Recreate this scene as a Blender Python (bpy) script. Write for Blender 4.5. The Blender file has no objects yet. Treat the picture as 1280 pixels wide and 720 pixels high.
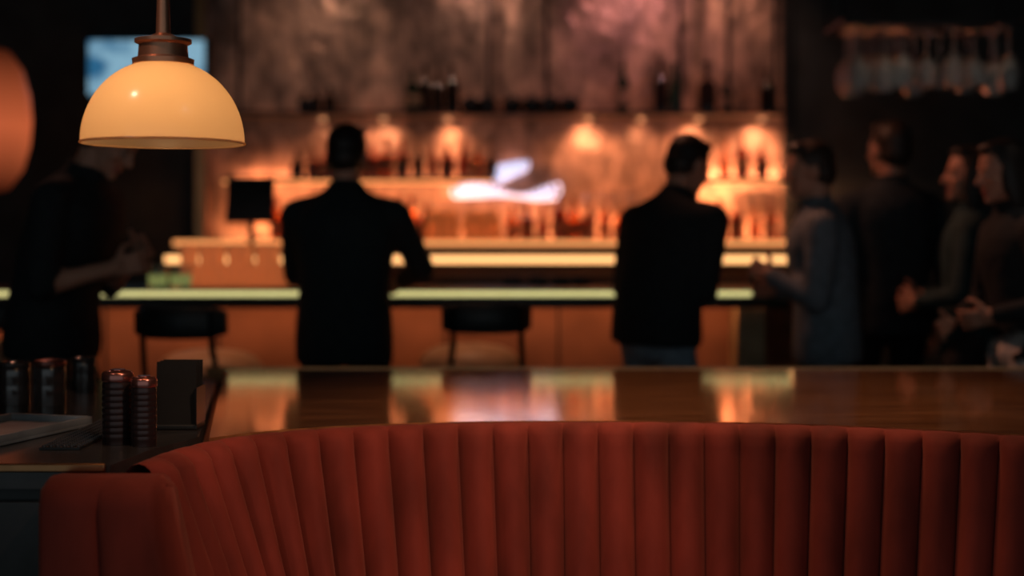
import bpy, bmesh, math, random, bisect
from mathutils import Vector, Matrix, noise
from mathutils.bvhtree import BVHTree
random.seed(7)
S=bpy.context.scene
S.view_settings.view_transform='Standard'
S.view_settings.exposure=.25
V=Vector
# ------------------------------------------------------------- materials
def mat(name,c,rough=.5,metal=0,emis=None,es=0,var=.25,scale=12,trans=0,sheen=0,coat=0,bump=0,ior=1.45,stretch=(1,1,1),sss=0):
    m=bpy.data.materials.new(name); m.use_nodes=True
    nt=m.node_tree; b=nt.nodes['Principled BSDF']
    b.inputs['Roughness'].default_value=rough; b.inputs['Metallic'].default_value=metal
    b.inputs['Transmission Weight'].default_value=trans; b.inputs['IOR'].default_value=ior
    b.inputs['Sheen Weight'].default_value=sheen; b.inputs['Coat Weight'].default_value=coat
    b.inputs['Subsurface Weight'].default_value=sss
    tc=nt.nodes.new('ShaderNodeTexCoord'); mp=nt.nodes.new('ShaderNodeMapping'); mp.inputs['Scale'].default_value=stretch
    nz=nt.nodes.new('ShaderNodeTexNoise'); nz.inputs['Scale'].default_value=scale; nz.inputs['Detail'].default_value=5
    nt.links.new(tc.outputs['Object'],mp.inputs[0]); nt.links.new(mp.outputs[0],nz.inputs['Vector'])
    cr=nt.nodes.new('ShaderNodeValToRGB')
    cr.color_ramp.elements[0].position=.3; cr.color_ramp.elements[1].position=.7
    cr.color_ramp.elements[0].color=[x*(1-var) for x in c]+[1]; cr.color_ramp.elements[1].color=[min(1,x*(1+var)) for x in c]+[1]
    nt.links.new(nz.outputs['Fac'],cr.inputs[0]); nt.links.new(cr.outputs[0],b.inputs['Base Color'])
    if bump:
        bp=nt.nodes.new('ShaderNodeBump'); bp.inputs['Strength'].default_value=bump; bp.inputs['Distance'].default_value=.01
        nt.links.new(nz.outputs['Fac'],bp.inputs['Height']); nt.links.new(bp.outputs[0],b.inputs['Normal'])
    if emis:
        b.inputs['Emission Color'].default_value=(*emis,1); b.inputs['Emission Strength'].default_value=es
    return m
# ------------------------------------------------------------- mesh builder
class MB:
    def __init__(s): s.v=[];s.f=[];s.m=[];s.mats=[]
    def mi(s,m):
        if m not in s.mats: s.mats.append(m)
        return s.mats.index(m)
    def add(s,vs,fs,m):
        o=len(s.v); s.v+= [tuple(v) for v in vs]; k=s.mi(m)
        for f in fs: s.f.append([i+o for i in f]); s.m.append(k)
    def box(s,a,b,m,M=None,bev=0):
        x0,y0,z0=a;x1,y1,z1=b
        if bev:
            bm=bmesh.new(); bmesh.ops.create_cube(bm,size=1)
            for v in bm.verts: v.co=V(((x0+x1)/2+v.co.x*(x1-x0),(y0+y1)/2+v.co.y*(y1-y0),(z0+z1)/2+v.co.z*(z1-z0)))
            bmesh.ops.bevel(bm,geom=bm.edges[:],offset=bev,segments=3,profile=.5,affect='EDGES')
            bm.verts.index_update()
            vs=[v.co.copy() for v in bm.verts]; fs=[[v.index for v in f.verts] for f in bm.faces]; bm.free()
        else:
            vs=[V(p) for p in [(x0,y0,z0),(x1,y0,z0),(x1,y1,z0),(x0,y1,z0),(x0,y0,z1),(x1,y0,z1),(x1,y1,z1),(x0,y1,z1)]]
            fs=[(0,3,2,1),(4,5,6,7),(0,1,5,4),(1,2,6,5),(2,3,7,6),(3,0,4,7)]
        if M: vs=[M@v for v in vs]
        s.add(vs,fs,m)
    def lathe(s,prof,c,m,n=20,M=None,sx=1,sy=1):
        vs=[];fs=[]
        for r,z in prof:
            for i in range(n):
                a=2*math.pi*i/n; p=V((r*math.cos(a)*sx,r*math.sin(a)*sy,z))
                if M: p=M@p
                vs.append(p+V(c))
        for j in range(len(prof)-1):
            for i in range(n):
                fs.append((j*n+i,j*n+(i+1)%n,(j+1)*n+(i+1)%n,(j+1)*n+i))
        if prof[0][0]>1e-5 and not getattr(s,'open',0): fs.append(tuple(range(n-1,-1,-1)))
        if prof[-1][0]>1e-5 and not getattr(s,'open',0): fs.append(tuple((len(prof)-1)*n+i for i in range(n)))
        s.add(vs,fs,m)
    def tube(s,pts,r,m,n=8,closed=False):
        pts=[V(p) for p in pts]; vs=[];fs=[]; N=len(pts)
        rs=r if isinstance(r,(list,tuple)) else [r]*N
        up=V((0,0,1))
        for k,p in enumerate(pts):
            a=pts[max(k-1,0)] ; b=pts[min(k+1,N-1)]
            if closed: a=pts[k-1]; b=pts[(k+1)%N]
            t=(b-a).normalized(); u=up if abs(t.dot(up))<.95 else V((1,0,0))
            x=t.cross(u).normalized(); y=x.cross(t)
            for i in range(n):
                an=2*math.pi*i/n; vs.append(p+(x*math.cos(an)+y*math.sin(an))*rs[k])
        for k in range(N if closed else N-1):
            for i in range(n):
                k2=(k+1)%N
                fs.append((k*n+i,k*n+(i+1)%n,k2*n+(i+1)%n,k2*n+i))
        if not closed:
            fs.append(tuple(range(n-1,-1,-1))); fs.append(tuple((N-1)*n+i for i in range(n)))
        s.add(vs,fs,m)
    def ell(s,c,r,m,M=None,nu=14,nv=9):
        prof=[(math.sin(math.pi*j/nv),-math.cos(math.pi*j/nv)) for j in range(nv+1)]
        vs=[];fs=[]
        for j,(rr,z) in enumerate(prof):
            if j in(0,nv): rr=0.0005
            for i in range(nu):
                a=2*math.pi*i/nu; p=V((rr*math.cos(a)*r[0],rr*math.sin(a)*r[1],z*r[2]))
                if M: p=M@p
                vs.append(p+V(c))
        for j in range(nv):
            for i in range(nu): fs.append((j*nu+i,j*nu+(i+1)%nu,(j+1)*nu+(i+1)%nu,(j+1)*nu+i))
        fs.append(tuple(range(nu-1,-1,-1))); fs.append(tuple(nv*nu+i for i in range(nu)))
        s.add(vs,fs,m)
    def cap(s,a,b,ra,rb,m,n=12):
        a=V(a);b=V(b);d=(b-a); L=d.length; d.normalize()
        ps=[];rs=[]
        for k in range(5):
            t=math.pi/2*k/5; ps.append(a-d*ra*math.cos(t)); rs.append(max(ra*math.sin(t),.0005))
        for k in range(5):
            ps.append(a+d*L*k/4); rs.append(ra+(rb-ra)*k/4)
        for k in range(1,6):
            t=math.pi/2*k/5; ps.append(b+d*rb*math.sin(t)); rs.append(max(rb*math.cos(t),.0005))
        s.tube(ps,rs,m,n)
    def poly(s,pts,z0,z1,m,mside=None):
        n=len(pts); vs=[(x,y,z0) for x,y in pts]+[(x,y,z1) for x,y in pts]
        s.add(vs,[tuple(range(n-1,-1,-1)),tuple(range(n,2*n))],m)
        s.add(vs,[(i,(i+1)%n,n+(i+1)%n,n+i) for i in range(n)],mside or m)
    def obj(s,name,smooth=True,angle=40,bevel=0):
        me=bpy.data.meshes.new(name); me.from_pydata(s.v,[],s.f)
        for m in s.mats: me.materials.append(m)
        for p,k in zip(me.polygons,s.m): p.material_index=k; p.use_smooth=smooth
        me.update()
        if smooth:
            try: me.set_sharp_from_angle(angle=math.radians(angle))
            except Exception: pass
        o=bpy.data.objects.new(name,me); S.collection.objects.link(o)
        if bevel:
            b=o.modifiers.new('bevel','BEVEL'); b.width=bevel; b.segments=2; b.limit_method='ANGLE'
        return o
def light(name,kind,loc,power,color,target=None,size=.05,angle=60,blend=.6,parent=None,sx=1,sy=.03):
    l=bpy.data.lights.new(name,kind); l.energy=power; l.color=color
    if kind in('POINT','SPOT'): l.shadow_soft_size=size
    if kind=='SPOT': l.spot_size=math.radians(angle); l.spot_blend=blend
    if kind=='AREA': l.shape='RECTANGLE'; l.size=sx; l.size_y=sy
    o=bpy.data.objects.new(name,l); o.location=loc; S.collection.objects.link(o)
    if target is not None: o.rotation_euler=(V(target)-V(loc)).to_track_quat('-Z','Y').to_euler()
    if parent: o.parent=parent
    return o
F=1778.; H=1.25
def PX(px,d): return (px-640)/F*d
def PZ(py,d): return H-(py-300)/F*d
# ------------------------------------------------------------- camera
cam=bpy.data.cameras.new('camera'); co=bpy.data.objects.new('camera',cam); S.collection.objects.link(co); S.camera=co
co.location=(0,0,H); co.rotation_euler=(math.pi/2,0,0); cam.lens=50; cam.sensor_width=36; cam.shift_y=-60/1280
cam.dof.use_dof=True; cam.dof.focus_distance=2.9; cam.dof.aperture_fstop=1.3
w=bpy.data.worlds.new('world'); S.world=w; w.use_nodes=True
w.node_tree.nodes['Background'].inputs[0].default_value=(.66,.80,.85,1); w.node_tree.nodes['Background'].inputs[1].default_value=.26
# ------------------------------------------------------------- shared mats
M_black=mat('matte_black',(.014,.016,.017),.45)
M_vblack=mat('soft_black_cover',(.006,.006,.006),.85)
M_blackmetal=mat('black_metal',(.02,.02,.022),.35,.8)
M_wall=mat('dark_wall_paint',(.045,.052,.054),.8,bump=.2,scale=6)
M_floor=mat('dark_floor',(.03,.024,.02),.35,scale=4)
M_ceil=mat('ceiling_paint',(.02,.02,.021),.9)
M_brass=mat('aged_brass',(.42,.2,.09),.28,1,var=.15,scale=20)
# ------------------------------------------------------------- room
b=MB(); b.box((-5,-2,-.1),(5,9,0),M_floor); b.obj('floor',False)
b=MB(); b.box((-5,-2,3.3),(5,9,3.4),M_ceil); b.obj('ceiling',False)
b=MB(); b.box((-5,8.9,0),(5,9,3.3),M_wall); b.obj('wall_back',False)
b=MB(); b.box((-5.1,-2,0),(-5,9,3.3),M_wall); b.obj('wall_left',False)
b=MB(); b.box((5,-2,0),(5.1,9,3.3),M_wall); b.obj('wall_right',False)
# lit plaster panel
mp=bpy.data.materials.new('patinated_plaster'); mp.use_nodes=True; nt=mp.node_tree; bs=nt.nodes['Principled BSDF']
tc=nt.nodes.new('ShaderNodeTexCoord'); n1=nt.nodes.new('ShaderNodeTexNoise'); n1.inputs['Scale'].default_value=3.2; n1.inputs['Detail'].default_value=8; n1.inputs['Roughness'].default_value=.72
mm=nt.nodes.new('ShaderNodeMapping'); mm.inputs['Scale'].default_value=(1,1,.55)
nt.links.new(tc.outputs['Object'],mm.inputs[0]); nt.links.new(mm.outputs[0],n1.inputs['Vector'])
cr=nt.nodes.new('ShaderNodeValToRGB'); e=cr.color_ramp.elements
e[0].position=.38; e[0].color=(.10,.062,.046,1); e[1].position=.66; e[1].color=(.78,.48,.36,1)
x=e.new(.5); x.color=(.29,.18,.14,1)
nt.links.new(n1.outputs['Fac'],cr.inputs[0]); nt.links.new(cr.outputs[0],bs.inputs['Base Color'])
bs.inputs['Roughness'].default_value=.36; bs.inputs['Metallic'].default_value=.4
n2=nt.nodes.new('ShaderNodeTexNoise'); n2.inputs['Scale'].default_value=12; nt.links.new(tc.outputs['Object'],n2.inputs['Vector'])
bp=nt.nodes.new('ShaderNodeBump'); bp.inputs['Strength'].default_value=.5; bp.inputs['Distance'].default_value=.03
nt.links.new(n2.outputs['Fac'],bp.inputs['Height']); nt.links.new(bp.outputs[0],bs.inputs['Normal'])
b=MB()
xs=[-1.9,-1.02,-.12,.72,1.68]
for i in range(4): b.box((xs[i]+.002,8.84,0),(xs[i+1]-.002,8.898,3.298),mp)
b.obj('wall_panel',False)
b=MB(); b.box((-1.96,8.80,0),(-1.9,8.9,3.3),M_brass); b.box((1.68,8.80,0),(1.74,8.9,3.3),M_black); b.obj('trim_1',False)
# ------------------------------------------------------------- booth
def catmull(P,n=40):
    P=[P[0]*2-P[1]]+P+[P[-1]*2-P[-2]]; out=[]
    for i in range(1,len(P)-2):
        for k in range(n):
            t=k/n; a,b_,c,d=P[i-1],P[i],P[i+1],P[i+2]
            out.append(.5*((2*b_)+(c-a)*t+(2*a-5*b_+4*c-d)*t*t+(3*b_-a-3*c+d)*t**3))
    out.append(P[-2]); return out
path=catmull([V(p) for p in [(-.665,2.60),(-.635,2.78),(-.56,2.94),(-.416,3.06),(-.175,3.145),(.117,3.175),(.585,3.135),(1.05,2.95),(1.4,2.68),(1.62,2.3),(1.7,1.9)]])
cum=[0]
for i in range(1,len(path)): cum.append(cum[-1]+(path[i]-path[i-1]).length)
LEN=cum[-1]
def at(u):
    u=min(max(u,0),LEN-1e-6)
    i=max(1,bisect.bisect_right(cum,u)); i=min(i,len(path)-1)
    t=(u-cum[i-1])/(cum[i]-cum[i-1]); p=path[i-1].lerp(path[i],t)
    j0=max(i-6,0); j1=min(i+5,len(path)-1); tg=(path[j1]-path[j0]).normalized()
    return p,V((tg.y,-tg.x))
M_velvet=mat('red_velvet',(.205,.029,.018),.8,sheen=.24,var=.35,scale=9,bump=.06,stretch=(1,1,.35))
M_velvet.node_tree.nodes['Principled BSDF'].inputs['Sheen Tint'].default_value=(1,.38,.26,1)
M_velvet.node_tree.nodes['Principled BSDF'].inputs['Specular IOR Level'].default_value=.25
b=MB(); CW=.078; NS=14; nch=int(LEN/CW); CW=LEN/nch
prof=[]
for k in range(15):
    z=.42+(.795-.42)*k/14; prof.append((.028+(.80-z)*.36,z,1.0))
for k in range(1,9):
    a=math.pi*k/8; prof.append((-.012+.040*math.cos(a),.80+.04*math.sin(a),max(.0,1-.16*k)))
prof+=[(-.052,.5,0),(-.052,.02,0)]
vs=[];fs=[];U=nch*NS; K=len(prof)
for i in range(U+1):
    u=i/NS*CW; p,n=at(u); t=(i%NS)/NS
    bul=.038*max(0,1-abs(2*t-1)**2.0)**.68
    for (o,z,wt) in prof:
        q=p+n*(o+ (bul-.018)*wt); zz=z+ (bul*.10 if .80<z else 0)
        vs.append((q.x,q.y,zz))
for i in range(U):
    for k in range(K-1): fs.append((i*K+k,(i+1)*K+k,(i+1)*K+k+1,i*K+k+1))
b.add(vs,fs,M_velvet)
# seat + plinth
cen=V((.45,1.9)); vs=[];fs=[]
sp=[(.14,.42,0),(.16,.47,0),(.18,.485,0),(0,.49,.35),(0,.485,.5),(0,.46,.54),(0,.34,.54),(0,.33,.50),(0,.02,.48),(.05,.02,0)]
for i in range(121):
    p,n=at(LEN*i/120)
    for o,z,l in sp:
        q=p+n*o
        if l: q=(p+n*.15).lerp(cen,l)
        vs.append((q.x,q.y,z))
K=len(sp)
for i in range(120):
    for k in range(K): fs.append((i*K+k,(i+1)*K+k,(i+1)*K+(k+1)%K,i*K+(k+1)%K))
b.add(vs,fs,M_velvet)
# end bolster
vs=[];fs=[]
nb=44
for i in range(nb+1):
    t=i/nb; ch=(t*2)%1
    bul=.022*max(0,1-abs(2*ch-1)**2.4)**.6
    edge=.05*(max(0,abs(2*t-1)-.8)/.2)**2
    col=[(2.475-bul+edge,.02),(2.475-bul+edge,.4),(2.475-bul+edge,.78),(2.483-bul*.8+edge,.81),(2.50+edge,.826+bul*.1-edge*.5),(2.53,.832-edge*.5),(2.575,.828-edge*.5),(2.59,.80),(2.59,.02)]
    for y,z in col:
        flare=max(0,.8-z)*.22*t
        vs.append((-.835+(.225+flare)*t,y,z))
K=9
for i in range(nb):
    for k in range(K-1): fs.append((i*K+k,(i+1)*K+k,(i+1)*K+k+1,i*K+k+1))
fs.append(tuple(range(K))); fs.append(tuple(nb*K+k for k in range(K-1,-1,-1)))
b.add(vs,fs,M_velvet)
b.obj('curved_velvet_booth',angle=80)
# ------------------------------------------------------------- table
mt=bpy.data.materials.new('varnished_wood'); mt.use_nodes=True; nt=mt.node_tree; bs=nt.nodes['Principled BSDF']
tc=nt.nodes.new('ShaderNodeTexCoord'); mm=nt.nodes.new('ShaderNodeMapping'); mm.inputs['Scale'].default_value=(.7,9,1)
nz=nt.nodes.new('ShaderNodeTexNoise'); nz.inputs['Scale'].default_value=5; nz.inputs['Detail'].default_value=8
nt.links.new(tc.outputs['Object'],mm.inputs[0]); nt.links.new(mm.outputs[0],nz.inputs['Vector'])
cr=nt.nodes.new('ShaderNodeValToRGB'); e=cr.color_ramp.elements; e[0].position=.3; e[0].color=(.17,.06,.022,1); e[1].position=.72; e[1].color=(.46,.19,.075,1)
nt.links.new(nz.outputs['Fac'],cr.inputs[0]); nt.links.new(cr.outputs[0],bs.inputs['Base Color'])
rr=nt.nodes.new('ShaderNodeMapRange'); rr.inputs['To Min'].default_value=.10; rr.inputs['To Max'].default_value=.2
nt.links.new(nz.outputs['Fac'],rr.inputs[0]); nt.links.new(rr.outputs[0],bs.inputs['Roughness'])
bs.inputs['IOR'].default_value=1.75; bs.inputs['Coat Weight'].default_value=1; bs.inputs['Coat Roughness'].default_value=.08
front=[]
for i in range(161):
    p,n=at(LEN*i/160); q=p-n*.068
    if q.x>-.632 and q.x<1.42: front.append((q.x,q.y))
pts=front+[(3.4,2.78),(3.4,4.56),(-.92,4.56)]
b=MB(); b.poly(pts,.79,.838,mt)
fp=[(x,y+.03) for x,y in front[6:]]
b.poly(fp+[(q[0],q[1]+.06) for q in reversed(fp)],0.0,.79,M_black)
b.box((-.7,4.0,0),(3.1,4.12,.79),M_black)
b.box((-.98,4.562,.795),(3.4,4.572,.842),M_brass)
b.obj('communal_wood_table',True,30)
# ------------------------------------------------------------- service station
M_st=mat('black_lacquer',(.035,.032,.032),.2,var=.3)
pts=[(-2.0,2.60),(-.735,2.60),(-.71,2.80),(-.672,2.92),(-.655,2.975),(-.872,4.2),(-2.0,4.2)]
b=MB(); b.poly(pts,.795,.838,M_st)
b.poly([(-1.97,2.63),(-.78,2.63),(-.75,2.82),(-.71,2.96),(-.92,4.15),(-1.97,4.15)],0,.795,M_black)
b.box((-1.97,2.612,.05),(-1.42,2.63,.77),M_st); b.box((-1.40,2.612,.05),(-.86,2.63,.77),M_st)
b.box((-1.995,2.592,.826),(-.742,2.60,.842),M_brass)
b.obj('service_station',True,30,bevel=.003)
def canister(x,y,r,h,name,matb,z=.8385,rings=9,gr=.965,lid=None):
    b=MB(); pr=[(0,0),(r*.97,0)]
    for i in range(rings):
        z0=h*.06+h*.76*i/rings; dz=h*.76/rings
        pr+=[(r*gr,z0),(r*.995,z0+dz*.25),(r,z0+dz*.5),(r*.995,z0+dz*.75),(r*gr,z0+dz)]
    b.lathe(pr+[(r*.94,h*.84),(0,h*.84)],(x,y,z),matb,32)
    b.lathe([(0,h*.84),(r*1.0,h*.84),(r*1.03,h*.86),(r*1.03,h*.94),(r*.9,h*.975),(r*.55,h*.985),(r*.5,h*.99),(r*.5,h),(0,h)],(x,y,z),lid or matb,32)
    return b.obj(name,angle=50)
M_can=mat('dark_canister_enamel',(.05,.032,.032),.25,.5); M_lid=mat('copper_lid',(.45,.18,.15),.25,.9)
M_glassd=mat('smoked_glass',(.06,.05,.05),.12,.3,coat=1)
canister(PX(147,2.88),2.88,.031,.150,'ribbed_canister',M_can,lid=M_lid)
canister(PX(180,2.85),2.85,.0255,.140,'ribbed_canister',M_can,lid=M_lid)
canister(PX(62,3.55),3.55,.040,.115,'storage_jar',M_glassd,rings=2,gr=.98,lid=M_lid)
canister(PX(18,3.57),3.57,.040,.11,'storage_jar',M_glassd,rings=2,gr=.98)
canister(PX(104,3.95),3.95,.035,.09,'storage_jar',M_glassd,rings=2,gr=.98)
canister(PX(-35,3.5),3.5,.042,.12,'storage_jar',M_glassd,rings=2,gr=.98)
# menu holder
b=MB(); cx,cy=PX(224,3.12),3.12
b.box((cx-.048,cy-.04,.8385),(cx+.048,cy+.04,.85),M_black,bev=.003)
for k in range(5):
    R=Matrix.Translation((cx,cy-.03+.015*k,.85))@Matrix.Rotation(-.06,4,'X')
    b.box((-.043,-.003,0),(.043,.003,.135-.006*(k%2)),M_vblack,M=R)
b.box((cx-.048,cy-.045,.85),(cx-.044,cy+.045,.93),M_blackmetal); b.box((cx+.044,cy-.045,.85),(cx+.048,cy+.045,.93),M_blackmetal)
b.obj('menu_holder',True,30)
M_tray=mat('pale_slate',(.26,.30,.34),.4,.3)
b=MB(); R=Matrix.Translation((PX(-16,2.92),2.92,.8385))@Matrix.Rotation(-.28,4,'Z')
b.box((-.13,-.20,0),(.08,.26,.008),M_tray,M=R,bev=.002)
for s_ in((-.13,-.20,.08,-.19),(-.13,.25,.08,.26),(-.13,-.20,-.12,.26),(.07,-.20,.08,.26)):
    b.box((s_[0],s_[1],.006),(s_[2],s_[3],.022),M_tray,M=R,bev=.002)
b.obj('serving_tray',True,30)
b=MB(); mx,my=PX(116,2.98),3.05
b.box((mx-.05,my-.26,.8385),(mx+.03,my+.30,.843),M_black)
for i in range(6):
    for j in range(41):
        b.lathe([(.0048,0),(.0038,.004),(0.0005,.0045)],(mx-.043+.0135*i,my-.25+.0134*j,.843),M_st,8)
b.obj('rubber_bar_mat')
# ------------------------------------------------------------- pendant lamp
LD=2.75; lx=PX(204,LD); lz=PZ(179,LD); R=.155
ms=bpy.data.materials.new('opal_glass'); ms.use_nodes=True; nt=ms.node_tree; nt.nodes.remove(nt.nodes['Principled BSDF']); out=nt.nodes['Material Output']
tr=nt.nodes.new('ShaderNodeBsdfTranslucent'); tr.inputs[0].default_value=(.82,.57,.35,1)
df=nt.nodes.new('ShaderNodeBsdfDiffuse'); df.inputs[0].default_value=(.50,.38,.26,1)
gl=nt.nodes.new('ShaderNodeBsdfGlossy'); gl.inputs['Roughness'].default_value=.2
m1=nt.nodes.new('ShaderNodeMixShader'); m1.inputs[0].default_value=.40; m2=nt.nodes.new('ShaderNodeMixShader'); m2.inputs[0].default_value=.04
nt.links.new(tr.outputs[0],m1.inputs[1]); nt.links.new(df.outputs[0],m1.inputs[2]); nt.links.new(m1.outputs[0],m2.inputs[1]); nt.links.new(gl.outputs[0],m2.inputs[2]); nt.links.new(m2.outputs[0],out.inputs[0])
M_bulb=mat('glowing_bulb',(1,.8,.5),.5,emis=(1,.60,.27),es=17,var=0)
M_lampcap=mat('lamp_copper',(.62,.30,.18),.38,.8,var=.1)
b=MB(); b.open=1
pr=[]; HT=.160
for k in range(25):
    t=math.pi/2*k/24; pr.append((max(R*math.cos(t)**.93,.03),HT*math.sin(t)))
pr=[p for p in pr if p[0]>.031]+[(.03,HT)]
b.lathe(pr,(lx,LD,lz),ms,64); b.open=0
b.tube([(lx+R*math.cos(a),LD+R*math.sin(a),lz) for a in [2*math.pi*k/64 for k in range(64)]],.0025,ms,8,True)
b.lathe([(0,HT-.004),(.058,HT-.008),(.059,HT+.002),(.048,HT+.006),(.046,HT+.030),(.054,HT+.034),(.054,HT+.041),(.03,HT+.045),(.014,HT+.052),(.012,HT+.12),(.0,HT+.12)],(lx,LD,lz),M_lampcap,40)
b.lathe([(0,.0),(.010,0),(.010,1.0),(.0,1.0)],(lx,LD,lz+HT+.1),M_lampcap,16)
b.lathe([(0,0),(.006,0),(.006,3.29-lz-HT-1.1),(0,3.29-lz-HT-1.1)],(lx,LD,lz+HT+1.1),M_black,10)
b.lathe([(0,3.25-lz),(.06,3.26-lz),(.06,3.3-lz),(0,3.3-lz)],(lx,LD,lz),M_lampcap,24)
b.lathe([(0,.09),(.02,.09),(.022,.155),(0,.155)],(lx,LD,lz),M_lampcap,16)
b.ell((lx,LD-.03,lz+.052),(.031,.031,.038),M_bulb)
b.tube([(lx,LD,lz+.10),(lx,LD-.03,lz+.08)],.014,M_lampcap)
b.obj('pendant_lamp',angle=50)
# ------------------------------------------------------------- bar counter
M_front=mat('bar_front_leather',(.40,.20,.12),.55,var=.3,scale=3,bump=.1)
M_led=mat('led_strip_lime',(1,1,.6),.5,emis=(.78,.70,.28),es=.82,var=.3)
M_ledw=mat('led_strip_amber',(1,.8,.5),.5,emis=(1,.34,.13),es=7.5,var=0)
b=MB()
b.box((-3.4,6.0,1.006),(1.17,6.75,1.04),M_black); b.box((-3.4,5.995,1.012),(1.175,6.0,1.034),M_led)
b.box((-3.4,6.0,.962),(1.17,6.05,1.006),M_black)
b.box((-3.4,6.70,1.04),(1.17,6.78,1.07),M_black)
b.box((-3.4,6.28,.10),(1.10,6.7,1.006),M_front); b.box((-3.4,6.33,0),(1.05,6.66,.1),M_black)
for i in range(9): b.box((-3.3+i*.5,6.276,.1),(-3.29+i*.5,6.28,1.0),M_black)
b.box((-3.4,6.06,.985),(1.1,6.085,1.0),M_ledw)
b.box((.96,6.06,0),(1.08,6.27,.962),mat('pale_post',(.50,.42,.25),.5))
b.tube([(-3.4,6.08,.2),(1.1,6.08,.2)],.02,M_brass)
for i in range(6): b.tube([(-3.2+i*.83,6.08,.2),(-3.2+i*.83,6.28,.2)],.012,M_brass); b.tube([(-3.2+i*.83,6.08,.2),(-3.2+i*.83,6.08,0)],.012,M_brass)
b.obj('bar_counter',False)
# ------------------------------------------------------------- back bar
M_wood2=mat('walnut_cabinet',(.38,.16,.07),.4,stretch=(.3,3,3),var=.4)
M_led2=mat('led_strip_warm',(1,.8,.5),.5,emis=(1,.48,.17),es=1.7,var=0)
M_led3=mat('led_strip_soft',(1,.8,.5),.5,emis=(1,.36,.11),es=.95,var=0)
b=MB()
b.box((-1.9,7.8,0),(1.68,8.83,1.12),M_wood2)
b.box((-1.9,7.79,1.12),(1.68,8.83,1.135),M_brass)
b.box((-1.9,8.0,1.135),(1.68,8.83,1.245),M_wood2)
b.box((-1.9,7.785,1.125),(1.68,7.79,1.162),M_led2); b.box((-1.9,7.79,1.135),(1.68,7.81,1.162),M_brass)
b.box((-1.9,7.975,1.218),(1.68,7.98,1.248),M_led3); b.box((-1.9,7.98,1.218),(1.68,8.0,1.248),M_brass)
for i in range(7):
    b.box((-1.88+i*.51,7.78,.1),(-1.4+i*.51,7.8,1.06),M_wood2,bev=.005); b.tube([(-1.45+i*.51,7.765,.5),(-1.45+i*.51,7.765,.7)],.008,M_brass)
b.obj('back_bar_cabinet',False)
for xa,xb in((-1.8,-.1),(.0,1.6)):
    light('led_wash','AREA',((xa+xb)/2,8.72,1.262),14,(1,.36,.13),((xa+xb)/2,8.84,1.9),sx=xb-xa,sy=.03)
# shelves
M_shelf=mat('blackened_steel',(.025,.02,.02),.35,.7)
zu=PZ(142,8.55); zl=PZ(222,8.6)
b=MB()
b.box((-1.7,8.4,zu-.02),(1.62,8.72,zu),M_shelf)
for px in(300,612,683,850,910,968):
    X=PX(px,8.45); b.box((X-.012,8.42,zu-.02),(X+.012,8.438,3.3),M_shelf)
b.obj('hanging_bottle_shelf',False)
for (xa,xb) in((-1.72,-.12),(1.18,1.66)):
    b=MB(); b.box((xa,8.45,zl-.025),(xb,8.83,zl),M_shelf); b.box((xa,8.445,zl-.040),(xb,8.45,zl-.024),M_led3)
    b.obj('lit_wall_shelf',False)
    light('led_wash','AREA',((xa+xb)/2,8.55,zl-.03),5,(1,.36,.14),((xa+xb)/2,8.75,1.3),sx=xb-xa,sy=.02)
    light('led_wash','AREA',((xa+xb)/2,8.80,zl+.012),4.5,(1,.36,.15),((xa+xb)/2,8.84,1.9),sx=xb-xa,sy=.02)
# bottles
M_b=[mat('bottle_dark',(.02,.012,.01),.12,coat=.5),mat('bottle_amber',(.45,.11,.025),.12,trans=.6),mat('bottle_red',(.30,.04,.02),.15,trans=.3,coat=.5),mat('bottle_green',(.02,.05,.03),.1,trans=.3)]
M_lab=mat('bottle_label',(.45,.26,.16),.7)
def bottle(b,x,y,z,h,r,kind,m):
    if kind==0: pr=[(0,0),(r,0),(r,h*.55),(r*.85,h*.64),(r*.34,h*.74),(r*.30,h*.95),(r*.38,h*.955),(r*.38,h),(0,h)]
    elif kind==1: pr=[(0,0),(r*1.1,0),(r*1.15,h*.5),(r*1.0,h*.6),(r*.36,h*.66),(r*.32,h*.9),(r*.48,h*.91),(r*.48,h),(0,h)]
    else: pr=[(0,0),(r*.8,0),(r*1.0,h*.3),(r*.6,h*.6),(r*.3,h*.75),(r*.28,h*.95),(r*.36,h),(0,h)]
    b.lathe(pr,(x,y,z),m,14)
    if kind<2 and m is not M_b[0]: b.lathe([(r*1.16,h*.15),(r*1.18,h*.16),(r*1.18,h*.42),(r*1.16,h*.43)],(x,y,z),M_lab,14)
def bottles(name,spans,y,z,hs,cols,rr_=(.03,.042)):
    b=MB()
    for p0,p1,st in spans:
        px=p0
        while px<p1:
            h=random.uniform(*hs); bottle(b,PX(px,y),y+random.uniform(-.04,.04),z+.0005,h,random.uniform(*rr_),random.choice([0,0,1,2]),random.choice(cols)); px+=st*random.uniform(.9,1.25)
    return b.obj(name)
bottles('liquor_bottles',[(516,572,16),(778,795,22),(825,865,20),(884,925,26),(958,965,30)],8.55,zu,(.22,.34),[M_b[0],M_b[0],M_b[3]],(.035,.05))
bottles('liquor_bottles',[(372,615,16.5),(905,975,20)],8.62,zl,(.16,.25),[M_b[0],M_b[1],M_b[2],M_b[2]],(.034,.045))
bottles('liquor_bottles',[(380,425,16)],8.55,zu,(.10,.17),[M_b[0]])
bottles('liquor_bottles',[(345,535,17),(640,785,19),(900,985,19)],8.5,1.245,(.2,.28),[M_b[1],M_b[1],M_b[2]],(.034,.045))
b=MB()
for px in(588,608,640,665,688,712): b.lathe([(0,0),(.04,0),(.062,.035),(.06,.075),(.03,.09),(.03,.1),(0,.1)],(PX(px,8.5),8.5,zu+.0005),M_b[0],16)
b.obj('ceramic_jars')
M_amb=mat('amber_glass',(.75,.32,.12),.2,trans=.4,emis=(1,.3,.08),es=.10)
b=MB()
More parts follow.
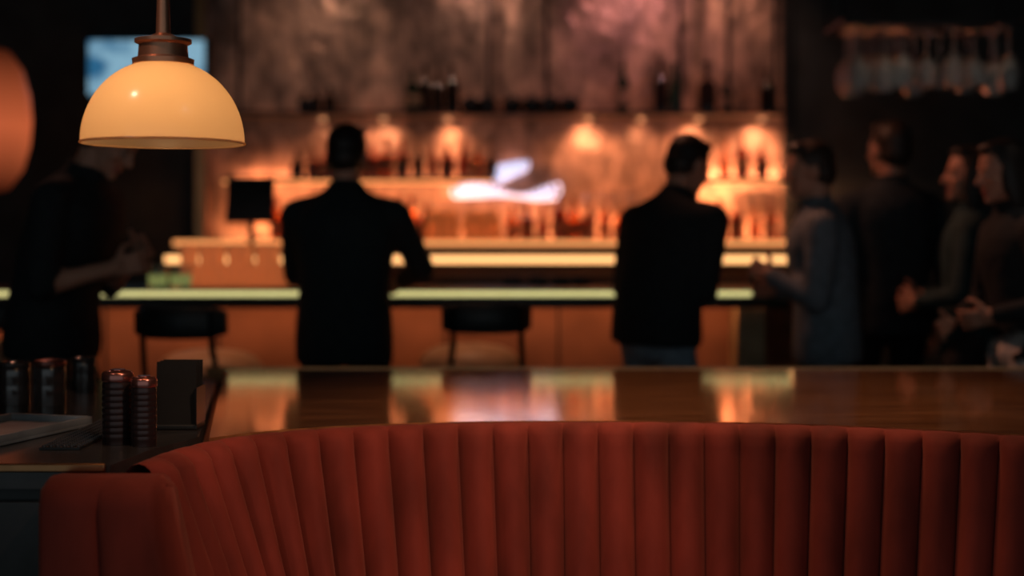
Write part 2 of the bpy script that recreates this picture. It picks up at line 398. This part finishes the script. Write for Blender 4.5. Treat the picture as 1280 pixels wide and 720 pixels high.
for px in(545,562,592,612):
    b.lathe([(0,0),(.06,0),(.065,.02),(.065,.12),(.05,.14),(.055,.15),(.055,.17),(0,.17)],(PX(px,8.15),8.15,1.2485),M_amb,18)
b.obj('amber_glass_jars')
M_glass=mat('clear_glass',(.9,.9,.9),.04,trans=.9,var=.02,ior=1.3)
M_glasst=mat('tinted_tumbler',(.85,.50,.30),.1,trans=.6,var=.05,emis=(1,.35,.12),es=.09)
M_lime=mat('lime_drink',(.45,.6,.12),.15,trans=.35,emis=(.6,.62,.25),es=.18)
def tumbler(b,x,y,z,h,r,m):
    b.lathe([(0,0),(r*.85,0),(r,h),(r-.004,h),(r*.85-.004,.01),(0,.01)],(x,y,z),m,18)
def wine(b,x,y,z,m,flip=1,s=1):
    pr=[(0,0),(.035,0),(.034,.003),(.005,.008),(.004,.09),(.02,.105),(.04,.14),(.042,.17),(.034,.215),(.032,.215),(.039,.17),(.037,.14),(.018,.108),(0,.1)]
    b.lathe([(r*s,flip*q*s) for r,q in pr],(x,y,z),m,18)
b=MB()
for i in range(11):
    for j in range(3):
        tumbler(b,PX(240,6.5)+i*.042,6.35+j*.1,1.0405,.10,.0195,M_glasst)
        if i%3!=1: tumbler(b,PX(240,6.5)+i*.042,6.35+j*.1,1.142,.09,.0190,M_glasst)
b.obj('tumbler_glasses')
b=MB()
for px,r in((197,.045),(226,.05)):
    tumbler(b,PX(px,6.12),6.12,1.0405,.10,r,M_glass); b.lathe([(0,.012),(r*.82,.012),(r*.9,.06),(0,.06)],(PX(px,6.12),6.12,1.0405),M_lime,18)
b.obj('cocktail_tumblers')
b=MB()
for i,px in enumerate((762,778,796,742,930,948,962)): wine(b,PX(px,8.1),8.1+.06*(i%2),1.249,M_glass,s=1.3)
b.obj('wine_glasses')
b=MB()
for px in(640,672,700,725): 
    X=PX(px,6.6); b.box((X-.04,6.5,1.0405),(X+.04,6.6,1.085),M_black,bev=.004)
b.obj('napkin_caddies')
b=MB(); px=PX(311,6.6)
b.box((px-.07,6.62,1.0405),(px+.07,6.69,1.055),M_black,bev=.004); b.tube([(px,6.66,1.05),(px,6.66,1.35)],.015,M_blackmetal)
b.box((-.11,-.012,-.10),(.11,.012,.10),M_black,M=Matrix.Translation((px,6.64,1.43))@Matrix.Rotation(-.2,4,'X'),bev=.005)
b.obj('point_of_sale_terminal')
# neon sign: cursive script in two lines
M_neon=mat('white_neon',(.9,.95,1),.4,emis=(.50,.62,.95),es=1.0,var=0)
b=MB(); cx,cz=PX(635,8.7),PZ(241,8.7)
b.tube([(cx-.33+.64*t-.022*math.sin(t*95),8.74,cz+.02*math.sin(t*7)+(.024+.020*math.sin(t*8))*math.cos(t*95)) for t in [k/360 for k in range(361)]],.009,M_neon,7)
b.tube([(cx-.07+.18*t-.018*math.sin(t*44),8.74,cz+.11+.06*t+(.055-.03*t)*math.cos(t*44)) for t in [k/160 for k in range(161)]],.009,M_neon,7)
for dx in(-.25,-.05,.25): b.tube([(cx+dx,8.74,cz),(cx+dx,8.80,cz)],.006,M_black)
b.box((cx-.34,8.80,cz-.03),(cx+.34,8.835,cz+.03),mat('smoked_acrylic',(.10,.09,.10),.3))
b.obj('neon_sign')
# television
mv=bpy.data.materials.new('tv_screen'); mv.use_nodes=True; nt=mv.node_tree; bs=nt.nodes['Principled BSDF']
tc=nt.nodes.new('ShaderNodeTexCoord'); nz=nt.nodes.new('ShaderNodeTexNoise'); nz.inputs['Scale'].default_value=5; nt.links.new(tc.outputs['Object'],nz.inputs['Vector'])
cr=nt.nodes.new('ShaderNodeValToRGB'); e=cr.color_ramp.elements; e[0].position=.42; e[0].color=(.03,.16,.32,1); e[1].position=.58; e[1].color=(.30,.55,.72,1)
nt.links.new(nz.outputs['Fac'],cr.inputs[0]); nt.links.new(cr.outputs[0],bs.inputs['Emission Color']); bs.inputs['Emission Strength'].default_value=.6; bs.inputs['Base Color'].default_value=(.01,.01,.01,1)
b=MB(); xa,xb,za,zb=PX(110,8.75),PX(255,8.75),PZ(118,8.75),PZ(50,8.75)
b.box((xa-.02,8.76,za-.02),(xb+.02,8.80,zb+.02),M_black,bev=.006); b.box((xa,8.752,za),(xb,8.761,zb),mv); b.box((xa+.2,8.8,za+.1),(xb-.2,8.899,zb-.1),M_blackmetal)
b.obj('television',False)
# orange lantern (fabric shade glowing from its centre)
M_lan=bpy.data.materials.new('orange_fabric_shade'); M_lan.use_nodes=True; nt=M_lan.node_tree; bs=nt.nodes['Principled BSDF']
lxx=PX(-14,7.4); lzz=PZ(150,7.4)
tc=nt.nodes.new('ShaderNodeTexCoord'); sx_=nt.nodes.new('ShaderNodeSeparateXYZ'); nt.links.new(tc.outputs['Object'],sx_.inputs[0])
mr=nt.nodes.new('ShaderNodeMapRange'); mr.inputs['From Min'].default_value=-.38; mr.inputs['From Max'].default_value=.38; nt.links.new(sx_.outputs['Z'],mr.inputs[0])
cr=nt.nodes.new('ShaderNodeValToRGB'); e=cr.color_ramp.elements; e[0].position=0; e[0].color=(.05,.008,.003,1); e[1].position=1; e[1].color=(.04,.007,.003,1); x=e.new(.45); x.color=(1,.20,.07,1)
nt.links.new(mr.outputs[0],cr.inputs[0]); nt.links.new(cr.outputs[0],bs.inputs['Emission Color']); bs.inputs['Emission Strength'].default_value=.42; bs.inputs['Base Color'].default_value=(.16,.04,.015,1)
b=MB()
b.lathe([(.03,-.38),(.10,-.36),(.17,-.26),(.205,-.13),(.215,0),(.205,.13),(.17,.26),(.10,.36),(.03,.38)],(0,0,0),M_lan,40)
b.tube([(0,0,.37),(0,0,3.3-lzz)],.006,M_black)
b.obj('hanging_lantern').location=(lxx,7.4,lzz)
# glass rack on the right
b=MB(); d=6.9; x0,x1=PX(1055,d),PX(1255,d); zr=PZ(38,d)
for yy in(d-.18,d-.06,d+.06,d+.18): b.box((x0-.05,yy-.012,zr),(x1+.05,yy+.012,zr+.015),M_blackmetal)
b.box((x0-.05,d-.2,zr+.015),(x0-.03,d+.2,zr+.03),M_blackmetal); b.box((x1+.03,d-.2,zr+.015),(x1+.05,d+.2,zr+.03),M_blackmetal)
for X in(x0-.04,x1+.04):
    for yy in(d-.18,d+.18): b.tube([(X,yy,zr+.02),(X,yy,3.3)],.006,M_blackmetal)
b.obj('glass_rack',False)
M_glassr=mat('rack_glass',(.8,.8,.8),.12,trans=.88,var=.02,ior=1.35)
b=MB()
for i in range(7):
    for yy in(d-.12,d,d+.12):
        if random.random()<.9: wine(b,x0+.03+(x1-x0-.06)*i/6+random.uniform(-.015,.015),yy,zr,M_glassr,-1,random.uniform(1.2,1.5))
b.obj('hanging_wine_glasses')
# ------------------------------------------------------------- stools
M_cush=mat('tan_leather',(.58,.30,.17),.5,var=.15)
def stool(x,y,rot,sh_=-.03):
    b=MB(); Rm=Matrix.Translation((x,y,0))@Matrix.Rotation(rot,4,'Z')
    T=lambda p:Rm@V(p)
    b.lathe([(0,.750),(.185,.750),(.198,.762),(.192,.785),(.170,.812),(.13,.832),(.07,.842),(0,.845)],(x+sh_,y,0),M_cush,32)
    b.lathe([(0,.735),(.175,.735),(.18,.75),(0,.75)],(x+sh_,y,0),M_blackmetal,32)
    for sx in(-1,1):
        b.tube([T((sx*.14,.14,.74)),T((sx*.19,.20,.0))],.012,M_blackmetal)
        b.tube([T((sx*.19,-.20,0)),T((sx*.14,-.15,.74)),T((sx*.13,-.19,.86)),T((sx*.13,-.205,1.0))],.012,M_blackmetal)
        b.tube([T((sx*.172,-.18,.25)),T((sx*.172,.18,.25))],.009,M_blackmetal)
    b.tube([T((-.172,.18,.25)),T((.172,.18,.25))],.009,M_blackmetal); b.tube([T((-.172,-.18,.25)),T((.172,-.18,.25))],.009,M_blackmetal)
    vs=[];fs=[];n=14
    for i in range(n+1):
        t=-1+2*i/n; X=.172*t; Y=-.225+.07*t*t; sh=.018*abs(t)**6
        for (dy,z) in((-.012,.895+sh),(-.018,.905+sh),(-.018,1.0-sh),(-.010,1.01-sh),(.008,1.01-sh),(.014,1.0-sh),(.014,.905+sh),(.008,.895+sh)): vs.append(T((X,Y+dy,z)))
    for i in range(n):
        for k in range(8): fs.append((i*8+k,i*8+(k+1)%8,(i+1)*8+(k+1)%8,(i+1)*8+k))
    fs.append(tuple(range(8))); fs.append(tuple(n*8+k for k in range(7,-1,-1)))
    b.add(vs,fs,M_black)
    b.obj('bar_stool')
stool(PX(603,5.6),5.6,.12,-.05); stool(PX(246,5.3),5.3,-.15,.05); stool(PX(5,5.75),5.75,.0)
# ------------------------------------------------------------- people
M_skin=mat('skin',(.55,.27,.18),.5,var=.08,sss=.05); M_lip=mat('lips',(.40,.12,.10),.4,var=.1); M_eye=mat('eye',(.35,.33,.30),.2,var=.05); M_iris=mat('iris',(.02,.012,.01),.1)
M_shoe=mat('shoe_leather',(.015,.012,.01),.35)
M_hair=mat('dark_hair',(.016,.012,.010),.5,scale=60,stretch=(1,1,.2)); M_hair2=mat('brown_hair',(.04,.025,.018),.5,scale=60,stretch=(1,1,.2))
def remesh(b,vox,smooth=4,disp=0):
    src=bpy.data.meshes.new('t'); src.from_pydata(b.v,[],b.f); src.update()
    o=bpy.data.objects.new('t',src); S.collection.objects.link(o)
    m=o.modifiers.new('r','REMESH'); m.mode='VOXEL'; m.voxel_size=vox
    s=o.modifiers.new('s','SMOOTH'); s.iterations=smooth; s.factor=.5
    dg=bpy.context.evaluated_depsgraph_get(); me=bpy.data.meshes.new_from_object(o.evaluated_get(dg))
    bvh=BVHTree.FromPolygons([V(v) for v in b.v],b.f)
    vs=[v.co.copy() for v in me.vertices]; nn=[v.normal.copy() for v in me.vertices]
    fs=[list(p.vertices) for p in me.polygons]; lab=[]
    for p in me.polygons:
        r=bvh.find_nearest(p.center); lab.append(b.mats[b.m[r[2]]])
    if disp:
        for i,v in enumerate(vs):
            q=noise.noise(V((v.x*9,v.y*9,v.z*5)))*.7+noise.noise(v*22)*.3
            vs[i]=v+nn[i]*q*disp
    bpy.data.objects.remove(o); bpy.data.meshes.remove(src); bpy.data.meshes.remove(me)
    return vs,fs,lab
def ik(Sx,T,a,c,pole):
    Sx=V(Sx);T=V(T); d=T-Sx; L=d.length
    if L>(a+c)*.985: T=Sx+d.normalized()*(a+c)*.985; d=T-Sx; L=d.length
    d.normalize(); x=(a*a-c*c+L*L)/(2*L); h=math.sqrt(max(a*a-x*x,0))
    p=V(pole); p=(p-d*p.dot(d)).normalized(); return Sx+d*x+p*h,T
def human(name,pos,heading,ht,top,trous,lean=(0,0),twist=0,yaw=0,pitch=0,tilt=0,RH=(.26,.05,.80),LH=(-.26,.05,.80),RP=(.7,-.6,-.4),LP=(-.7,-.6,-.4),hair=None,long=False,short=False,hem=.84,bulk=1.0,curl=.5,slim=1.0):
    hair=hair or M_hair; k=ht/1.75
    def T(p):
        p=V(p); t=min(max((p.z-.95)/.35,0),1); q=p-V((0,0,.95))
        Rm=Matrix.Rotation(math.radians(-lean[0])*t,3,'X')@Matrix.Rotation(math.radians(lean[1])*t,3,'Y')@Matrix.Rotation(math.radians(twist)*t,3,'Z')
        return Rm@q+V((0,0,.95)),Rm
    B=MB()
    rings=[(hem,.170,.122,0),(.90,.172,.125,0),(.98,.168,.12,0),(1.06,.160,.114,0),(1.15,.162,.114,0),(1.25,.174,.12,.0),(1.32,.184,.122,.0),(1.375,.182,.115,-.005),(1.415,.155,.10,-.008),(1.45,.118,.082,-.01),(1.485,.076,.066,-.008),(1.52,.058,.056,0)]
    vs=[];fs=[];n=28
    for z,rx,ry,oy in rings:
        for i in range(n):
            a=2*math.pi*i/n; c_,s_=math.cos(a),math.sin(a)
            X=rx*slim*bulk*math.copysign(abs(c_)**.85,c_); Y=ry*bulk*math.copysign(abs(s_)**.85,s_)+oy
            vs.append(T((X,Y,z))[0])
    for j in range(len(rings)-1):
        for i in range(n): fs.append((j*n+i,j*n+(i+1)%n,(j+1)*n+(i+1)%n,(j+1)*n+i))
    fs.append(tuple(range(n-1,-1,-1))); fs.append(tuple((len(rings)-1)*n+i for i in range(n)))
    B.add(vs,fs,top)
    B.ell((0,-.005,.90),(.155*slim,.11,.11),trous)
    HB=[]
    for sx,hand,pole in((1,RH,RP),(-1,LH,LP)):
        Sh=T((sx*.172*slim*bulk,-.005,1.385))[0]
        E,W=ik(Sh,hand,.285,.25,pole)
        B.cap(T((sx*.09,-.01,1.405))[0],Sh,.060*bulk,.060*bulk,top)
        B.cap(Sh,E,.060*bulk,.047*bulk,top)
        fd=(W-E).normalized()
        if short: B.cap(E,W,.040,.026,M_skin)
        else:
            B.cap(E,W-fd*.03,.046*bulk,.036*bulk,top)
        HB.append((sx,E,W,fd))
        hip=V((sx*.09,0,.90)); ank=V((sx*.12,-.02 if sx>0 else .03,.09)); kn,ank=ik(hip,ank,.42,.42,(0,1,0))
        B.cap(hip,kn,.088,.062,trous); B.cap(kn,ank,.062,.046,trous)
        B.ell(ank+V((0,.055,-.05)),(.045,.125,.042),M_shoe); B.ell(ank+V((0,-.01,-.03)),(.042,.05,.05),M_shoe)
    out=[remesh(B,.013,5,.007)]
    pv,Rm=T((0,.005,1.515)); HM=Rm@Matrix.Rotation(math.radians(yaw),3,'Z')@Matrix.Rotation(math.radians(-pitch),3,'X')@Matrix.Rotation(math.radians(tilt),3,'Y')
    Hd=MB(); P=lambda p:pv+HM@V(p)
    def E_(c,r,m,R2=None): Hd.ell(P(c),r,m,M=HM@R2 if R2 else HM,nu=20,nv=14)
    E_((0,-.005,.135),(.074,.094,.098),M_skin); E_((0,.035,.06),(.053,.055,.055),M_skin); E_((0,.045,.09),(.058,.048,.055),M_skin)
    E_((0,.078,.020),(.022,.016,.016),M_skin)
    Hd.cap(P((0,.086,.125)),P((0,.108,.090)),.009,.013,M_skin); E_((-.011,.096,.087),(.009,.01,.008),M_skin); E_((.011,.096,.087),(.009,.01,.008),M_skin)
    Hd.cap(P((-.035,.076,.135)),P((.035,.076,.135)),.011,.011,M_skin)
    E_((0,.089,.056),(.024,.009,.005),M_lip); E_((0,.088,.047),(.020,.010,.006),M_lip)
    for sx in(-1,1): E_((sx*.076,-.006,.105),(.009,.019,.031),M_skin); E_((sx*.042,.062,.088),(.02,.02,.018),M_skin)
    Hd.cap(P((0,-.022,.07)),T((0,-.01,1.44))[0],.054*slim,.058*slim,M_skin,16)
    E_((0,-.020,.150),(.081,.094,.094),hair); E_((0,-.045,.105),(.072,.066,.075),hair); E_((0,.03,.215),(.058,.05,.026),hair)
    if long:
        E_((0,-.06,.05),(.080,.055,.12),hair); E_((0,-.07,-.05),(.085,.045,.12),hair)
        for sx in(-1,1): E_((sx*.066,-.005,.07),(.022,.045,.12),hair)
    out.append(remesh(Hd,.0062,2))
    ex=MB()
    for sx in(-1,1):
        ex.ell(P((sx*.031,.0805,.115)),(.0125,.0085,.008),M_eye,M=HM); ex.ell(P((sx*.031,.0875,.115)),(.0045,.003,.0045),M_iris,M=HM)
        ex.cap(P((sx*.018,.089,.137)),P((sx*.045,.082,.139)),.0035,.0025,hair,8)
    ring=[T((.062*math.cos(a),.058*math.sin(a)-.004,1.502+.012*math.sin(a)*-1))[0] for a in [2*math.pi*q/24 for q in range(24)]]
    ex.tube(ring,.010,top,8,True)
    out.append(([V(v) for v in ex.v],ex.f,[ex.mats[q] for q in ex.m]))
    for sx,Ej,W,fd in HB:
        Hh=MB(); d=fd
        inw=V((-sx,0,0)); nrm=(inw-d*inw.dot(d))
        if nrm.length<.2: nrm=V((0,1,0))-d*d.y
        nrm.normalize(); sd=nrm.cross(d)
        ref=V((0,.6,.8))
        if sd.dot(ref)<0: sd=-sd
        O=W-d*.01
        Hh.cap(W-d*.07,W+d*.005,.029,.025,M_skin)
        for q in(-.026,-.009,.009,.026): Hh.cap(O+d*.01+sd*q*.7,O+d*.085+sd*q,.0135,.012,M_skin)
        for qi,(q,L) in enumerate(((.030,.070),(.010,.080),(-.011,.074),(-.031,.058))):
            p0=O+d*.088+sd*q; ang=.25; dirv=(d+sd*q*1.4).normalized()
            for sg in range(3):
                l=L*(.45,.31,.26)[sg]; ang+=curl*(.55,.75,.5)[sg]
                dv=(dirv*math.cos(ang)+nrm*math.sin(ang)).normalized(); p1=p0+dv*l
                Hh.cap(p0,p1,.0088-.0008*sg,.0082-.0009*sg,M_skin,10); p0=p1
        p0=O+d*.028+sd*.030; dv=(sd*.75+d*.6+nrm*.35).normalized(); p1=p0+dv*.045; Hh.cap(p0,p1,.0135,.0105,M_skin,10)
        dv=(sd*.3+d*.85+nrm*.45).normalized(); Hh.cap(p1,p1+dv*.032,.0100,.0082,M_skin,10)
        out.append(remesh(Hh,.0042,2))
    R=MB()
    Wm=Matrix.Translation((pos[0],pos[1],0))@Matrix.Rotation(math.radians(heading),4,'Z')@Matrix.Scale(k,4)
    for vs,fs,lab in out:
        o=len(R.v); R.v+=[tuple(Wm@v) for v in vs]
        for f,l in zip(fs,lab): R.f.append([i+o for i in f]); R.m.append(R.mi(l))
    zmin=min(v[2] for v in R.v); R.v=[(v[0],v[1],v[2]-zmin) for v in R.v]
    return R.obj(name,angle=180)
C_blk=mat('black_wool_jacket',(.012,.020,.023),.85,scale=30,bump=.1); C_blk2=mat('charcoal_coat',(.015,.018,.020),.85,scale=30)
C_gry=mat('blue_grey_shirt',(.15,.18,.21),.8,scale=25); C_dk=mat('dark_sweater',(.035,.045,.052),.9,scale=30)
C_teal=mat('teal_top',(.02,.05,.055),.85); C_lt=mat('light_grey_skirt',(.60,.58,.55),.85)
C_jean=mat('faded_denim',(.26,.33,.40),.8,scale=40); C_tr=mat('black_trousers',(.018,.018,.020),.8)
human('man_in_black_jacket',(PX(430,5.46),5.46),-3,1.70,C_blk,C_tr,lean=(6,0),yaw=-12,pitch=4,RH=(.17,.42,1.11),LH=(-.13,.42,1.11),RP=(1,-.3,-.70),LP=(-.6,-.3,-.9),hem=.80,bulk=1.13)
human('person_in_charcoal_coat',(PX(820,5.5),5.5),-46,1.69,C_blk2,C_jean,lean=(15,0),yaw=-8,pitch=10,RH=(.06,.27,1.12),LH=(-.10,.30,1.08),RP=(.4,-.8,-1),LP=(-.8,-.7,-.5),hem=.88,hair=M_hair,bulk=1.16)
human('man_in_grey_shirt',(PX(1034,5.45),5.45),82,1.63,C_gry,C_tr,lean=(5,0),yaw=6,pitch=4,RH=(.12,.22,1.13),LH=(-.10,.24,1.20),RP=(.5,-.6,-.7),LP=(-.5,-.5,-.7),hair=M_hair2,hem=.84,bulk=1.14)
human('man_in_dark_sweater',(PX(1112,6.15),6.15),12,1.76,C_dk,C_tr,yaw=15,hair=M_hair2,bulk=1.10)
human('woman_in_teal_top',(PX(1212,5.72),5.72),70,1.62,C_teal,C_tr,yaw=20,RH=(.10,.22,1.10),LH=(-.10,.22,1.08),hair=M_hair,long=True,slim=.9)
human('woman_in_light_skirt',(PX(1280,5.1),5.1),98,1.61,C_blk2,C_lt,lean=(6,0),yaw=0,pitch=6,RH=(.10,.26,1.03),LH=(-.12,.20,1.07),RP=(.6,-.6,-.5),hair=M_hair,long=True,slim=.9,hem=1.02,bulk=1.05)
human('man_in_black_tshirt',(PX(66,4.95),4.95),-100,1.76,C_blk2,C_tr,lean=(14,0),yaw=0,pitch=25,RH=(.10,.28,1.15),LH=(-.08,.28,1.19),RP=(.6,-.7,-.6),LP=(-.6,-.7,-.6),short=True,hair=M_hair,bulk=1.16)
# ------------------------------------------------------------- lights
M_fix=mat('added_spot_body',(.02,.02,.02),.4,.5); M_lens=mat('fixture_lens',(1,.8,.6),.4,emis=(1,.45,.2),es=.8,var=0)
def added_spot(loc,target,power,color,angle,size=.04,blend=.7,name='added_fill_spot'):  # unseen spots added to brighten whatever they aim at
    b=MB(); d=(V(target)-V(loc)).normalized(); R=d.to_track_quat('-Z','Y').to_matrix()
    b.lathe([(.036,0),(.045,0),(.045,.12),(.02,.135),(0,.135),(0,.05),(.036,.05)],(0,0,0),M_fix,20,M=R)
    b.lathe([(0,.045),(.035,.045),(.035,.049),(0,.049)],(0,0,0),M_lens,20,M=R)
    t=-V(loc)+V((loc[0],loc[1],3.3)); b.tube([R@V((0,0,.12)),t],.008,M_fix)
    o=b.obj(name); o.location=loc
    l=light('lamp','SPOT',(0,0,0),power,color,None,size,angle,blend,parent=o); l.location=tuple(d*.01); l.rotation_euler=d.to_track_quat('-Z','Y').to_euler()
added_spot((.75,1.5,2.95),(-.25,3.05,.70),115,(1,.60,.40),36,blend=1)  # added fill on the booth channels, this one and the next
added_spot((-1.5,2.0,2.95),(.35,3.12,.6),34,(1,.58,.42),46,blend=1)
added_spot((.6,3.7,3.0),(.6,3.8,.84),110,(1,.56,.32),66,blend=1,size=.12)  # added fill over the table top
added_spot((-.166,5.55,3.0),(-.166,5.60,.84),45,(1,.50,.26),17,blend=.8)  # tight added spots that lift the stool seats
added_spot((-1.10,5.25,3.0),(-1.10,5.30,.84),45,(1,.50,.26),17,blend=.8)
for X,p,c in((-1.2,20,(1,.60,.40)),(-.2,22,(1,.58,.42)),(.80,30,(1,.44,.44)),(1.4,16,(1,.48,.33))): added_spot((X,7.9,3.05),(X,8.84,2.3),p*.55,c,75)  # added washes for the upper wall panel
for i,(px,py,pw) in enumerate(((405,150,2.5),(480,150,9),(560,150,4),(735,150,10),(800,150,4.0),(872,150,9),(950,150,9))):
    X=PX(px,8.72); b=MB(); b.lathe([(0,0),(.018,0),(.02,.012),(0,.012)],(0,0,0),M_lens,16); o=b.obj('shelf_puck_light'); o.location=(X,8.66,zu-.033)
    light('lamp','SPOT',(0,0,-.005),pw*2.0,(1,.41,.19),None,.02,140,.9,parent=o).rotation_euler=(math.radians(20),0,0)
added_spot((2.0,6.0,2.95),(2.0,6.9,2.1),8,(1,.75,.55),50)  # added light on the hanging glasses
added_spot((.35,6.1,2.95),(1.6,5.4,1.35),52,(1,.38,.22),62,blend=1)  # added warm fill on the faces at the right
added_spot((-2.4,6.6,2.95),(-1.5,5.0,1.3),12,(1,.42,.28),50,blend=1)  # added fill on the man at far left
added_spot((2.3,4.3,2.95),(1.85,5.1,.85),14,(1,.75,.6),24,blend=1)
